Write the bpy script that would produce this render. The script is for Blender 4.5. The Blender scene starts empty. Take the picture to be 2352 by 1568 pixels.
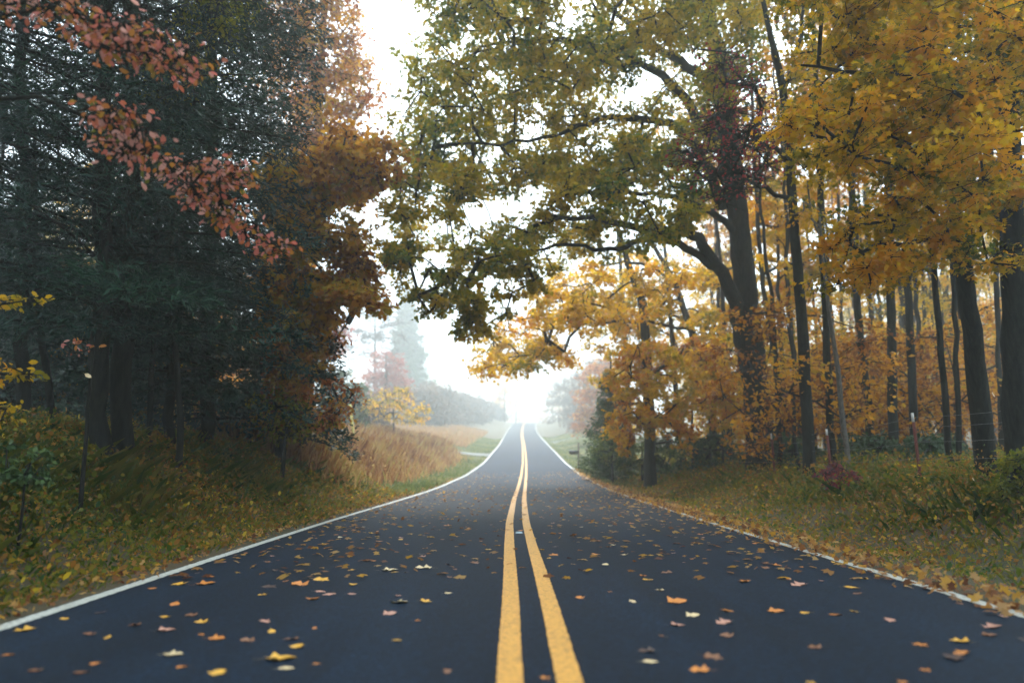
import bpy, math, random
import numpy as np
from mathutils import Vector, noise as mn

rng = np.random.default_rng(7); random.seed(7)
C = bpy.context.scene.collection
R = math.radians
# ------------------------------------------------------------------ camera geometry
F = 1568.0; PITCH = math.atan(278/1568); CP, SP = math.cos(PITCH), math.sin(PITCH); CH = 0.98
RW = 6.4                                   # distance between the white edge lines
def P(px, py, zc):
    xc = (px-1176)*zc/F; yc = (784-py)*zc/F
    return np.array([xc, zc*CP-yc*SP, CH+yc*CP+zc*SP])
def ground(px, py):                        # point of the flat near road under a pixel
    zc = CH/((py-784)/F*CP-SP); return P(px, py, zc)
# ------------------------------------------------------------------ road profile
rows = [(1568,1237,None),(1455,1226,2526),(1350,1212,1850),(1255,1196,1235),(1200,1189,872),(1150,1192,560),(1130,1196,438),(1116,1199,367),(1091,1203,263),
        (1063,1205,187),(1042,1204,150),(1024,1203,116),(1001,1199,81),(985,1199,62),(969,1206,51)]
py_, px_, pz_ = [], [], []
for y, cx, w in rows:
    zc = CH/((y-784)/F*CP-SP) if y >= 1200 else F*RW/w
    p = P(cx, y, zc); px_.append(p[0]); py_.append(p[1]); pz_.append(p[2] if y < 1200 else 0.0)
px_ = [px_[0]+.05]*2+px_; py_ = [-40., .5]+py_; pz_ = [0., 0.]+pz_
e = py_[-1]
px_ += [px_[-1]+3, px_[-1]+10, px_[-1]+40]; py_ += [e+25, e+70, e+420]; pz_ += [pz_[-1]+.1, pz_[-1]-2.5, pz_[-1]-6]
_g = np.arange(-40, 640, .5)
def smooth(v):
    a = np.interp(_g, py_, v); out = a.copy()
    for k, y in enumerate(_g):
        s = max(1, int(abs(y)*.055/.5)); s = min(s, k, len(_g)-1-k); out[k] = a[k-s:k+s+1].mean() if s else a[k]
    return out
_cx, _rz = smooth(px_), smooth(pz_)
def cx(Y): return np.interp(Y, _g, _cx)
def rz(Y): return np.interp(Y, _g, _rz)
def sst(x, a, b):
    t = np.clip((x-a)/(b-a), 0, 1); return t*t*(3-2*t)
def nz(X, Y, s, o=0.):
    return (np.sin(X*s+o)*np.cos(Y*s*1.13+o*2)+.5*np.sin(X*s*2.3+Y*s*1.7+o)+.25*np.sin(Y*s*4.1-X*s*3.3+o*3))/1.75
HP = 3.285                                 # half width of the pavement
def H(X, Y):
    X = np.asarray(X, float); Y = np.asarray(Y, float)
    u = X-cx(Y); a = np.abs(u)-HP
    wf = sst(Y, 20, 30)
    left = (sst(a, .25, 5.2)*1.35+.10*np.clip(a-5, 0, 60)**.8)*(1-wf) + wf*(sst(a, .5, 8)*1.25+.10*np.clip(a-6, 0, 60)**.9)
    left = left*(1-.55*np.exp(-((Y-68)/5.)**2))
    right = -.10*sst(a, .3, 1.2)*(1-sst(a, 1.2, 2.4))+sst(a, 1.2, 5.2)*.62+.045*np.clip(a-5, 0, 60)
    b = np.where(u < 0, left, right)
    n = .07*nz(X, Y, .9, 1.)*sst(a, .3, 2)+.35*nz(X, Y, .11, 4.)*sst(a, 8, 25)
    return rz(Y)+np.where(a > 0, b+n-.02, -.06*sst(-a, 0, .1)-.02)
# ------------------------------------------------------------------ materials
def new_mat(name):
    m = bpy.data.materials.new(name); m.use_nodes = True
    nt = m.node_tree; return m, nt, nt.nodes['Principled BSDF']
def ramp(nt, cols, inp):
    r = nt.nodes.new('ShaderNodeValToRGB'); el = r.color_ramp.elements
    while len(el) < len(cols): el.new(.5)
    for k, c in enumerate(cols):
        el[k].position = k/(len(cols)-1); el[k].color = (*c, 1)
    nt.links.new(inp, r.inputs[0]); return r.outputs[0]
def noise_n(nt, scale, detail=4, vec=None, rough=.6):
    n = nt.nodes.new('ShaderNodeTexNoise'); n.inputs['Scale'].default_value = scale
    n.inputs['Detail'].default_value = detail; n.inputs['Roughness'].default_value = rough
    if vec is not None: nt.links.new(vec, n.inputs['Vector'])
    return n.outputs[0]
def leaf_mat(name, cols, trans=.4, rough=.55):
    m, nt, b = new_mat(name)
    at = nt.nodes.new('ShaderNodeAttribute'); at.attribute_name = 'tone'
    col = ramp(nt, cols, at.outputs['Fac'])
    nt.links.new(col, b.inputs['Base Color']); b.inputs['Roughness'].default_value = rough
    b.inputs['Specular IOR Level'].default_value = .25
    t = nt.nodes.new('ShaderNodeBsdfTranslucent'); nt.links.new(col, t.inputs[0])
    mx = nt.nodes.new('ShaderNodeMixShader'); mx.inputs[0].default_value = trans
    nt.links.new(b.outputs[0], mx.inputs[1]); nt.links.new(t.outputs[0], mx.inputs[2])
    nt.links.new(mx.outputs[0], nt.nodes['Material Output'].inputs[0]); return m
def bark_mat(name, c0, c1, scale=6):
    m, nt, b = new_mat(name)
    tc = nt.nodes.new('ShaderNodeTexCoord'); mp = nt.nodes.new('ShaderNodeMapping')
    mp.inputs['Scale'].default_value = (1, 1, .18); nt.links.new(tc.outputs['Object'], mp.inputs[0])
    n = noise_n(nt, scale*3, 6, mp.outputs[0], .7)
    nt.links.new(ramp(nt, [c0, c0, c1, c1], n), b.inputs['Base Color']); b.inputs['Roughness'].default_value = .9
    b.inputs['Specular IOR Level'].default_value = .15
    bp = nt.nodes.new('ShaderNodeBump'); bp.inputs['Strength'].default_value = .8; bp.inputs['Distance'].default_value = .03
    nt.links.new(n, bp.inputs['Height']); nt.links.new(bp.outputs[0], b.inputs['Normal']); return m
M = {}
M['bark'] = bark_mat('dark_bark', (.003,.004,.004), (.026,.025,.020))
M['pale_bark'] = bark_mat('pale_bark', (.06,.052,.045), (.2,.18,.16), 10)
PAL = dict(
 oak=[(.05,.095,.025),(.12,.17,.025),(.24,.24,.02),(.40,.31,.02),(.58,.38,.02)],
 yellow=[(.24,.20,.012),(.46,.30,.012),(.64,.37,.014),(.72,.42,.02),(.70,.30,.02)],
 maplegold=[(.08,.10,.008),(.24,.20,.008),(.48,.30,.008),(.66,.40,.01),(.66,.30,.01)],
 orange=[(.16,.05,.012),(.34,.11,.012),(.52,.18,.012),(.62,.27,.015),(.46,.30,.02)],
 rust=[(.14,.035,.018),(.30,.085,.03),(.46,.16,.045),(.54,.24,.05),(.42,.24,.03)],
 rustgold=[(.16,.05,.012),(.36,.13,.012),(.54,.23,.014),(.66,.33,.02),(.38,.26,.02)],
 red=[(.10,.012,.02),(.24,.02,.035),(.40,.035,.04),(.30,.05,.06),(.10,.04,.05)],
 pink=[(.14,.15,.03),(.42,.20,.03),(.52,.15,.06),(.56,.16,.13),(.62,.32,.27)],
 cedar=[(.002,.014,.012),(.003,.024,.018),(.005,.034,.022),(.010,.048,.024)],
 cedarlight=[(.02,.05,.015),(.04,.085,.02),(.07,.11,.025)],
 lime=[(.10,.12,.01),(.20,.19,.012),(.34,.27,.02)],
 weed=[(.025,.07,.014),(.09,.13,.014),(.22,.19,.016),(.26,.12,.02),(.38,.17,.03),(.62,.44,.03)],
 grass=[(.035,.09,.014),(.10,.16,.02),(.20,.21,.03),(.34,.28,.06)],
 straw=[(.22,.08,.03),(.42,.20,.07),(.56,.36,.13),(.46,.38,.10)],
 greengrass=[(.04,.075,.02),(.10,.14,.035),(.18,.20,.06),(.34,.28,.11)],
 litter=[(.10,.03,.015),(.26,.10,.03),(.42,.20,.06),(.55,.29,.03),(.60,.36,.14),(.16,.06,.05)],
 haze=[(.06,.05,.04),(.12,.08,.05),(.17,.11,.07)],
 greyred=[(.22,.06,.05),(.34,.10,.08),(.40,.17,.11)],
)
LM = {k: leaf_mat('leaf_'+k, v, .12 if 'cedar' in k else .62) for k, v in PAL.items()}
# ------------------------------------------------------------------ mesh helpers
def mesh_from(name, verts, sizes, loops, mats, mi=None, tone=None, smooth_=False):
    me = bpy.data.meshes.new(name)
    me.vertices.add(len(verts)); me.vertices.foreach_set('co', np.ascontiguousarray(verts, np.float32).ravel())
    me.loops.add(len(loops)); me.loops.foreach_set('vertex_index', np.ascontiguousarray(loops, np.int32))
    me.polygons.add(len(sizes)); st = np.concatenate([[0], np.cumsum(sizes)[:-1]]).astype(np.int32)
    me.polygons.foreach_set('loop_start', st)
    for m in mats: me.materials.append(m)
    if mi is not None: me.polygons.foreach_set('material_index', np.ascontiguousarray(mi, np.int32))
    if smooth_: me.polygons.foreach_set('use_smooth', np.ones(len(sizes), bool))
    me.update(calc_edges=True)
    if tone is not None:
        a = me.attributes.new('tone', 'FLOAT', 'FACE'); a.data.foreach_set('value', np.ascontiguousarray(tone, np.float32))
    return me
class MB:                                   # collects pieces, builds one mesh object
    def __init__(s): s.v=[]; s.sz=[]; s.lp=[]; s.mi=[]; s.tn=[]; s.n=0
    def add(s, v, sz, lp, mi=0, tone=None):
        v = np.asarray(v, float); sz = np.asarray(sz); lp = np.asarray(lp)
        s.v.append(v); s.sz.append(sz); s.lp.append(lp+s.n); s.n += len(v)
        s.mi.append(np.full(len(sz), mi)); s.tn.append(np.zeros(len(sz)) if tone is None else np.asarray(tone))
    def mesh(s, name, mats, sm=False):
        c = np.concatenate
        return mesh_from(name, c(s.v), c(s.sz), c(s.lp), mats, c(s.mi), c(s.tn), sm)
    def build(s, name, mats, parent=None, sm=False, off=None):
        if not isinstance(mats, (list, tuple)): mats = [mats]
        if off is not None: s.v = [v-off for v in s.v]
        o = bpy.data.objects.new(name, s.mesh(name, mats, sm)); C.objects.link(o)
        if parent is not None: o.parent = parent
        return o
def tube(mb, pts, rad, n=8, mi=0, rough=0., cap=True):
    pts = np.asarray(pts, float); rad = np.broadcast_to(np.asarray(rad, float), (len(pts),))
    t = np.gradient(pts, axis=0); t /= np.linalg.norm(t, axis=1)[:, None]+1e-9
    a = np.array([1., .1, 0.]) if abs(t[0, 0]) < .8 else np.array([0., 1, 0])
    u = np.cross(t, a); u /= np.linalg.norm(u, axis=1)[:, None]; w = np.cross(t, u)
    th = np.arange(n)*2*math.pi/n; k = len(pts)
    rr = np.ones((k, n))
    if rough: rr += rough*(rng.random((k, n))-.5)+rough*np.sin(th*3+rng.random()*6)[None, :]*.6
    v = pts[:, None, :]+rad[:, None, None]*rr[:, :, None]*(np.cos(th)[None, :, None]*u[:, None, :]+np.sin(th)[None, :, None]*w[:, None, :])
    i = np.arange(k-1)[:, None]*n; j = np.arange(n)[None, :]; j2 = (j+1) % n
    q = np.stack([i+j, i+j2, i+n+j2, i+n+j], -1).reshape(-1)
    sz = [4]*((k-1)*n); lp = list(q)
    if cap: sz += [n, n]; lp += list(range(n))[::-1]+list(range((k-1)*n, k*n))
    mb.add(v.reshape(-1, 3), sz, lp, mi)
def frusta(mb, A, B, ra, rb, n=4, mi=0):    # many thin branches at once
    if len(A) == 0: return
    A = np.asarray(A); B = np.asarray(B); t = B-A; L = np.linalg.norm(t, axis=1)[:, None]+1e-9; t = t/L
    a = np.where(np.abs(t[:, :1]) < .8, [[1., 0, 0]], [[0, 1., 0]]); u = np.cross(t, a); u /= np.linalg.norm(u, axis=1)[:, None]; w = np.cross(t, u)
    th = np.arange(n)*2*math.pi/n
    d = np.cos(th)[None, :, None]*u[:, None, :]+np.sin(th)[None, :, None]*w[:, None, :]
    v = np.concatenate([A[:, None]+np.asarray(ra)[:, None, None]*d, B[:, None]+np.asarray(rb)[:, None, None]*d], 1)
    b = np.arange(len(A))[:, None, None]*2*n; j = np.arange(n); j2 = (j+1) % n
    q = (b+np.stack([j, j2, j2+n, j+n], -1)[None]).reshape(-1)
    mb.add(v.reshape(-1, 3), np.full(len(A)*n, 4), q, mi)
def box(mb, c, s, mi=0, rot=0.):
    c = np.asarray(c, float); s = np.asarray(s, float)/2
    v = np.array([[x, y, z] for x in (-1, 1) for y in (-1, 1) for z in (-1, 1)])*s
    cr, sr = math.cos(rot), math.sin(rot); v = np.stack([v[:, 0]*cr-v[:, 1]*sr, v[:, 0]*sr+v[:, 1]*cr, v[:, 2]], 1)+c
    mb.add(v, [4]*6, [0,1,3,2, 4,6,7,5, 0,4,5,1, 2,3,7,6, 0,2,6,4, 1,5,7,3], mi)
TPL = {   # leaf outlines: x along the leaf, y across, z fold
 'oval': [(0,0,0),(.35,.28,.05),(.75,.24,.05),(1,0,-.08),(.75,-.24,.05),(.35,-.28,.05)],
 'rhomb': [(0,0,0),(.45,.3,.06),(1,0,-.05),(.45,-.3,.06)],
 'lobed': [(0,0,0),(.18,.22,.03),(.30,.50,.02),(.48,.20,.05),(.72,.36,.03),(1,0,-.1),(.72,-.36,.03),(.48,-.20,.05),(.30,-.5,.02),(.18,-.22,.03)],
 'maple': [(0,0,0),(.08,.45,-.03),(.35,.22,.04),(.62,.48,0),(.68,.15,.04),(1,0,-.08),(.68,-.15,.04),(.62,-.48,0),(.35,-.22,.04),(.08,-.45,-.03)],
 'needle': [(0,.0,0),(.5,.07,.0),(1,0,-.05),(.5,-.07,.0)],
 'spray': [(0,0,0),(.35,.22,0),(.40,.06,0),(.75,.20,-.04),(1,0,-.08),(.75,-.20,-.04),(.40,-.06,0),(.35,-.22,0)],
}
def add_leaves(mb, pos, size, shape, tone, mi=0, hang=.4, dirs=None, flat=None):
    n = len(pos)
    if n == 0: return
    T = np.array(TPL[shape]); k = len(T)
    if dirs is None:
        dirs = rng.normal(size=(n, 3)); dirs[:, 2] -= hang
    dirs = dirs/(np.linalg.norm(dirs, axis=1)[:, None]+1e-9)
    up = rng.normal(size=(n, 3)); up[:, 2] += (1.2 if flat is None else flat)
    side = np.cross(up, dirs); side /= np.linalg.norm(side, axis=1)[:, None]+1e-9
    nn = np.cross(dirs, side)
    s = np.broadcast_to(np.asarray(size, float), (n,))*rng.uniform(.5, 1.35, n)
    v = pos[:, None]+s[:, None, None]*(T[None, :, :1]*dirs[:, None]+T[None, :, 1:2]*side[:, None]+T[None, :, 2:]*nn[:, None])
    mb.add(v.reshape(-1, 3), np.full(n, k), np.arange(n*k), mi, np.clip(tone, 0, 1))
def tag(o, label=None, cat=None, group=None, kind=None):
    if label: o['label'] = label
    if cat: o['category'] = cat
    if group: o['group'] = group
    if kind: o['kind'] = kind
    return o
def empty(name, loc=(0, 0, 0)):
    o = bpy.data.objects.new(name, None); o.location = loc; C.objects.link(o); return o
# ------------------------------------------------------------------ trees
def resample(pts, rad, step=.45, wob=.03):
    pts = np.asarray(pts, float); d = np.r_[0, np.cumsum(np.linalg.norm(np.diff(pts, axis=0), axis=1))]
    n = max(3, int(d[-1]/step)+1); s = np.linspace(0, d[-1], n)
    q = np.stack([np.interp(s, d, pts[:, k]) for k in range(3)], 1)
    for _ in range(2): q[1:-1] = (q[:-2]+q[1:-1]*2+q[2:])/4
    q[1:-1] += rng.normal(size=(n-2, 3))*wob; return q, np.interp(s, d, rad)
def inpoly(x, y, poly):
    c = False; j = len(poly)-1
    for i in range(len(poly)):
        xi, yi = poly[i]; xj, yj = poly[j]
        if (yi > y) != (yj > y) and x < (xj-xi)*(y-yi)/(yj-yi+1e-9)+xi: c = not c
        j = i
    return c
def clumps_in(poly, z0, z1, n, ns=.35, thr=-.25, off=0., mind=0.):
    xs = [p[0] for p in poly]; ys = [p[1] for p in poly]; out = []
    tries = 0
    while len(out) < n and tries < n*60:
        tries += 1
        x = random.uniform(min(xs), max(xs)); y = random.uniform(min(ys), max(ys))
        if not inpoly(x, y, poly): continue
        p = P(x, y, random.uniform(z0, z1))
        if mn.noise(Vector((p[0]*ns*2+off, p[1]*ns, p[2]*ns*2.4+off))) < thr: continue
        if mind and out and min(sum((p-q)**2) for q in out[-60:]) < mind*mind: continue
        if p[2] < H(p[0], p[1])+.3: continue
        out.append(p)
    return out
def grow(seedp, seedr, targets, step=.55, arc=.10, tip=.006, k=.010):
    pos = [np.asarray(p) for p in seedp]; ns = len(pos); par = [-1]*ns
    buf = np.zeros((ns+len(targets)*40+10, 3)); buf[:ns] = pos; cnt = ns
    T = np.asarray(targets)
    dm = np.array([np.min(np.sum((buf[:ns]-t)**2, 1)) for t in T]); tips = []
    for t in T[np.argsort(dm)]:
        dd = np.sum((buf[:cnt]-t)**2, 1); a = int(np.argmin(dd)); d = math.sqrt(dd[a])
        n = max(1, min(38, int(d/step))); prev = a; A = buf[a].copy()
        for i in range(1, n+1):
            s = i/n; q = A+(t-A)*s; q[2] += math.sin(s*math.pi)*arc*d
            if i < n: q += rng.normal(size=3)*.05*min(1, d)
            buf[cnt] = q; par.append(prev); prev = cnt; cnt += 1
        tips.append(prev)
    w = np.zeros(cnt); w[tips] += 1
    for i in range(cnt-1, ns-1, -1): w[par[i]] += w[i]
    idx = np.arange(ns, cnt); pr = np.array(par[ns:], int)
    rad = tip+k*np.sqrt(np.maximum(w, 0)); 
    if ns: rad[:ns] = np.minimum(np.asarray(seedr), .3)
    ra = np.where(pr < ns, rad[idx]*1.15, rad[pr]); return buf[pr] if len(pr) else buf[:0], buf[idx], ra, rad[idx]
def fill(mb, cl, Rc, nl, size, shape, tone_sd=.18, base=.5, mi=1, flat=.62, twmi=0, tw=5, clump_sd=.22, hang=.4, thin=.004):
    cl = np.asarray(cl); n = len(cl); Rc = np.broadcast_to(np.asarray(Rc, float), (n,))
    m = tw; c = np.repeat(cl, m, 0); r = np.repeat(Rc, m)
    d = rng.normal(size=(n*m, 3)); d[:, 2] *= flat; d /= np.linalg.norm(d, axis=1)[:, None]; d[:, 2] = d[:, 2]*flat-.05
    L = r*rng.uniform(.5, 1.15, n*m); e_ = c+d*L[:, None]
    if thin: frusta(mb, c, e_, np.full(n*m, thin*1.6), np.full(n*m, thin*.6), 3, twmi)
    k = max(1, int(nl/m)); s = rng.uniform(.15, 1.08, (n*m, k))**.8
    p = c[:, None]+(e_-c)[:, None]*s[..., None]+rng.normal(size=(n*m, k, 3))*(r*.13)[:, None, None]
    ct = np.repeat(base+rng.normal(size=n)*clump_sd, m)
    tone = (ct[:, None]+rng.normal(size=(n*m, k))*tone_sd).reshape(-1)
    dirs = (d[:, None]*.8+rng.normal(size=(n*m, k, 3))*.7).reshape(-1, 3); dirs[:, 2] -= hang
    add_leaves(mb, p.reshape(-1, 3), size, shape, tone, mi, dirs=dirs)
def tree(name, label, cat, trunk, crown, pal, leaf=(.1, 'rhomb'), limbs=(), bark='bark', group=None, nl=120, tw=6, trunk_name='trunk',
         base=.5, thin=.004, arc=.1, hang=.4, clump_sd=.22, extra=(), snap=True, k=.010, tone_sd=.18, flat=.62):
    """trunk: [(px,py,zc,width_px)], crown: list of (poly,z0,z1,n,R[,thr])"""
    tp = [P(a, b, z) for a, b, z, w in trunk]; tr = [w*z/F/2 for a, b, z, w in trunk]
    if snap:
        g = float(H(tp[0][0], tp[0][1])); b0 = tp[0].copy(); b0[2] = g-.15
        if tp[0][2] > g: tp = [b0]+tp; tr = [tr[0]*1.22]+tr
        else: tp[0] = b0
    root = empty(name, tuple(tp[0])); off = tp[0]
    tag(root, label, cat, group)
    q, r = resample(tp, tr, .45, .012); mb = MB(); tube(mb, q, r, 14 if tr[0] > .1 else 7, rough=.10)
    mb.build(trunk_name, M[bark], root, True, off); sp = list(q[2:]); sr = list(r[2:])
    for lb in limbs:
        lp = [P(a, b, z) for a, b, z, w in lb]; lr = [w*z/F/2 for a, b, z, w in lb]
        q, r = resample(lp, lr, .4, .04); mb = MB(); tube(mb, q, r, 8, rough=.08)
        mb.build('limb', M[bark], root, True, off); sp += list(q[1:]); sr += list(r[1:])
    cl, rc = [], []
    for i, cr in enumerate(crown):
        poly, z0, z1, n, Rr = cr[:5]; thr = cr[5] if len(cr) > 5 else -.2
        c = clumps_in(poly, z0, z1, n, thr=thr, off=i*3.7+trunk[0][0]*.01); cl += c; rc += [Rr]*len(c)
    mb = MB()
    if cl:
        h = np.array([c[2] for c in sp])
        A, B, ra, rb = grow(sp, sr, cl, arc=arc, k=k); frusta(mb, A, B, ra, rb, 5, 0)
        fill(mb, cl, rc, nl, leaf[0], leaf[1], base=base, tw=tw, thin=thin, hang=hang, clump_sd=clump_sd, tone_sd=tone_sd, flat=flat)
        mats = [M[bark], LM[pal]]
        for (pal2, cr, nl2, lf2) in extra:
            c = []
            for poly, z0, z1, n, Rr in cr: c += clumps_in(poly, z0, z1, n, thr=-.5)
            if c: fill(mb, c, Rr, nl2, lf2[0], lf2[1], mi=len(mats), tw=tw, thin=thin)
            mats.append(LM[pal2])
        mb.build('crown', mats, root, off=off)
    return root
def conifer(name, label, trunk, pal='cedar', n=90, Rb=(2.6, .5), hb=(.8, 14), leaf=.16, group=None, spray=60, droop=.25, dup=4, shp='spray', cat='conifer'):
    tp = [P(a, b, z) for a, b, z, w in trunk]; tr = [w*z/F/2 for a, b, z, w in trunk]
    g = float(H(tp[0][0], tp[0][1])); tp[0][2] = g-.1
    return conifer_at(name, label, tp, tr, g, pal, n, Rb, hb, leaf, group, spray, droop, cat, dup, shp)
def conifer_at(name, label, tp, tr, g, pal, n, Rb, hb, leaf, group, spray, droop, cat, dup, shp):
    off = np.array(tp[0], float); root = empty(name, tuple(off)); tag(root, label, cat, group)
    q, r = resample(tp, tr); mb = MB(); tube(mb, q, r, 10, rough=.1); mb.build('trunk', M['bark'], root, True, off)
    zs = q[:, 2]; mb = MB(); A, Bq, ra, rb = [], [], [], []; pos, dr, tn = [], [], []
    for i in range(n):
        s = (i+random.random())/n; z = g+hb[0]+(hb[1]-hb[0])*s; th = i*2.4+random.uniform(-.4, .4)
        L = (Rb[0]+(Rb[1]-Rb[0])*s)*random.uniform(.7, 1.15)
        b = np.array([np.interp(z, zs, q[:, 0]), np.interp(z, zs, q[:, 1]), z]); d = np.array([math.cos(th), math.sin(th), 0.])
        up = random.uniform(-.05, .25); m = 7; pp = []
        for j in range(m+1):
            t = j/m; pp.append(b+d*L*t+np.array([0, 0, (up*t-droop*t*t)*L]))
        for j in range(m): A.append(pp[j]); Bq.append(pp[j+1]); ra.append(.03*(1-j/m)+.006); rb.append(.03*(1-(j+1)/m)+.006)
        side = np.array([-d[1], d[0], 0]); bt = random.gauss(.5, .25)
        for j in range(int(spray*L/2.2)):
            t = random.uniform(.15, 1.05); c = pp[min(m, int(t*m))]+(pp[min(m, int(t*m)+1)]-pp[min(m, int(t*m))])*(t*m % 1)
            w = (1-abs(t-.55)*1.1)*L*.33; o = random.uniform(-1, 1); c = c+side*o*w+d*abs(o)*w*.35+rng.normal(size=3)*.06
            pos.append(c); v = d*.7+side*o*1.2; v = v+rng.normal(size=3)*.35; v[2] -= .25; dr.append(v); tn.append(bt+random.gauss(0, .2))
    frusta(mb, A, Bq, np.array(ra), np.array(rb), 4, 0)
    pos = np.array(pos); dr = np.array(dr); tn = np.array(tn)
    for _ in range(dup):
        add_leaves(mb, pos+rng.normal(size=pos.shape)*leaf*.45, leaf, shp, tn, 1, dirs=dr+rng.normal(size=dr.shape)*.5, flat=.8)
    mb.build('crown', [M['bark'], LM[pal]], root, off=off)
    return root
def copy_tree(o, loc, rz_=0., sc=1., label=None, group=None):
    c = o.copy(); C.objects.link(c); c.location = loc; c.rotation_euler = (0, 0, rz_); c.scale = (sc, sc, sc)
    if label: c['label'] = label
    if group: c['group'] = group
    for ch in list(o.children):
        d = ch.copy(); C.objects.link(d); d.parent = c
    return c
#@@SETTING
# ------------------------------------------------------------------ the setting
def grid_mesh(name, us, Ys, f, mat, kind='structure', sm=True):
    U, Yy = np.meshgrid(us, Ys); X = cx(Yy)+U; Z = f(X, Yy, U)
    v = np.stack([X, Yy, Z], -1).reshape(-1, 3); a, b = U.shape
    i = np.arange(a-1)[:, None]*b; j = np.arange(b-1)[None]
    lp = np.stack([i+j, i+j+1, i+b+j+1, i+b+j], -1).reshape(-1)
    o = bpy.data.objects.new(name, mesh_from(name, v, np.full((a-1)*(b-1), 4), lp, [mat], smooth_=sm)); C.objects.link(o)
    if kind: o['kind'] = kind
    return o
m, nt, b = new_mat('ground_litter')
geo = nt.nodes.new('ShaderNodeNewGeometry')
n1 = noise_n(nt, .5, 5, geo.outputs['Position']); n2 = noise_n(nt, 14, 6, geo.outputs['Position'], .75)
mx = nt.nodes.new('ShaderNodeMath'); mx.operation = 'ADD'; nt.links.new(n1, mx.inputs[0]); nt.links.new(n2, mx.inputs[1])
mh = nt.nodes.new('ShaderNodeMath'); mh.operation = 'MULTIPLY'; mh.inputs[1].default_value = .5; nt.links.new(mx.outputs[0], mh.inputs[0])
nt.links.new(ramp(nt, [(.02,.03,.01),(.02,.03,.01),(.05,.05,.018),(.09,.055,.025),(.14,.07,.03),(.2,.1,.05)], mh.outputs[0]), b.inputs['Base Color'])
b.inputs['Roughness'].default_value = .95
bp = nt.nodes.new('ShaderNodeBump'); bp.inputs['Distance'].default_value = .05; nt.links.new(n2, bp.inputs['Height']); nt.links.new(bp.outputs[0], b.inputs['Normal'])
M['ground'] = m
m, nt, b = new_mat('asphalt')
geo = nt.nodes.new('ShaderNodeNewGeometry')
n2 = noise_n(nt, 95, 3, geo.outputs['Position'], .7); mpp = nt.nodes.new('ShaderNodeMapping'); mpp.inputs['Scale'].default_value = (1, .12, 1); nt.links.new(geo.outputs['Position'], mpp.inputs[0])
n1 = noise_n(nt, 1.3, 6, mpp.outputs[0], .65)
n3 = noise_n(nt, 38, 2, geo.outputs['Position'], .8)
c1 = ramp(nt, [(.0006,.0032,.009),(.0012,.006,.0155),(.004,.0115,.025),(.036,.055,.085)], n2)
vo = nt.nodes.new('ShaderNodeTexVoronoi'); vo.inputs['Scale'].default_value = 70; nt.links.new(geo.outputs['Position'], vo.inputs['Vector'])
c2 = ramp(nt, [(.45,.45,.45),(.6,.6,.6),(1.,1.,1.),(1.7,1.66,1.6),(2,2,2)], n1)
c3 = ramp(nt, [(.25,.25,.25),(.5,.5,.5),(1.,1.,1.),(2.2,2.2,2.2),(3,3,3)], n3)
m9 = nt.nodes.new('ShaderNodeMixRGB'); m9.blend_type = 'MULTIPLY'; m9.inputs[0].default_value = 1; nt.links.new(c2, m9.inputs[1]); nt.links.new(c3, m9.inputs[2]); c2 = m9.outputs[0]
mm = nt.nodes.new('ShaderNodeMixRGB'); mm.blend_type = 'MULTIPLY'; mm.inputs[0].default_value = 1; nt.links.new(c1, mm.inputs[1]); nt.links.new(c2, mm.inputs[2])
m3 = nt.nodes.new('ShaderNodeMixRGB'); m3.blend_type = 'MULTIPLY'; m3.inputs[0].default_value = .9; nt.links.new(mm.outputs[0], m3.inputs[1])
nt.links.new(ramp(nt, [(1.9,1.9,1.9),(.9,.9,.9),(.5,.5,.5)], vo.outputs['Distance']), m3.inputs[2])
nt.links.new(m3.outputs[0], b.inputs['Base Color']); b.inputs['Roughness'].default_value = .75; b.inputs['Specular IOR Level'].default_value = .14
bp = nt.nodes.new('ShaderNodeBump'); bp.inputs['Distance'].default_value = .008; bp.inputs['Strength'].default_value = .7; nt.links.new(n2, bp.inputs['Height']); nt.links.new(bp.outputs[0], b.inputs['Normal'])
M['asphalt'] = m
def paint(name, c, wear):
    m, nt, b = new_mat(name); geo = nt.nodes.new('ShaderNodeNewGeometry')
    n2 = noise_n(nt, 40, 6, geo.outputs['Position'], .8)
    nt.links.new(ramp(nt, [wear, wear, wear, tuple(x*.8 for x in c), c, c, c], n2), b.inputs['Base Color']); b.inputs['Roughness'].default_value = .6
    bp = nt.nodes.new('ShaderNodeBump'); bp.inputs['Distance'].default_value = .004; nt.links.new(n2, bp.inputs['Height']); nt.links.new(bp.outputs[0], b.inputs['Normal'])
    return m
M['yellow'] = paint('yellow_paint', (.70,.33,.05), (.12,.08,.03)); M['white'] = paint('white_paint', (.55,.54,.50), (.08,.08,.08))
def plain(name, c, rough=.6, metal=0.):
    m, nt, b = new_mat(name); geo = nt.nodes.new('ShaderNodeNewGeometry'); n = noise_n(nt, 25, 5, geo.outputs['Position'])
    nt.links.new(ramp(nt, [tuple(x*.55 for x in c), tuple(x*.9 for x in c), tuple(min(1, x*1.15) for x in c)], n), b.inputs['Base Color'])
    b.inputs['Roughness'].default_value = rough; b.inputs['Metallic'].default_value = metal; return m
M['gravel'] = plain('pale_gravel', (.12,.115,.10), .9); M['rust'] = plain('rusty_steel', (.16,.035,.025), .8, .2); M['posttop'] = plain('white_post_tip', (.7,.68,.66))
M['wire'] = plain('steel_wire', (.25,.25,.25), .5, .8); M['black'] = plain('dark_metal', (.02,.02,.022), .5); M['wood'] = plain('weathered_wood', (.12,.095,.075), .9)
M['guard'] = plain('yellow_plastic', (.50,.40,.08), .5); M['reflector'] = plain('pale_blue_plastic', (.30,.42,.5), .25); M['rock'] = plain('dark_rock', (.05,.05,.05), .9)

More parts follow.
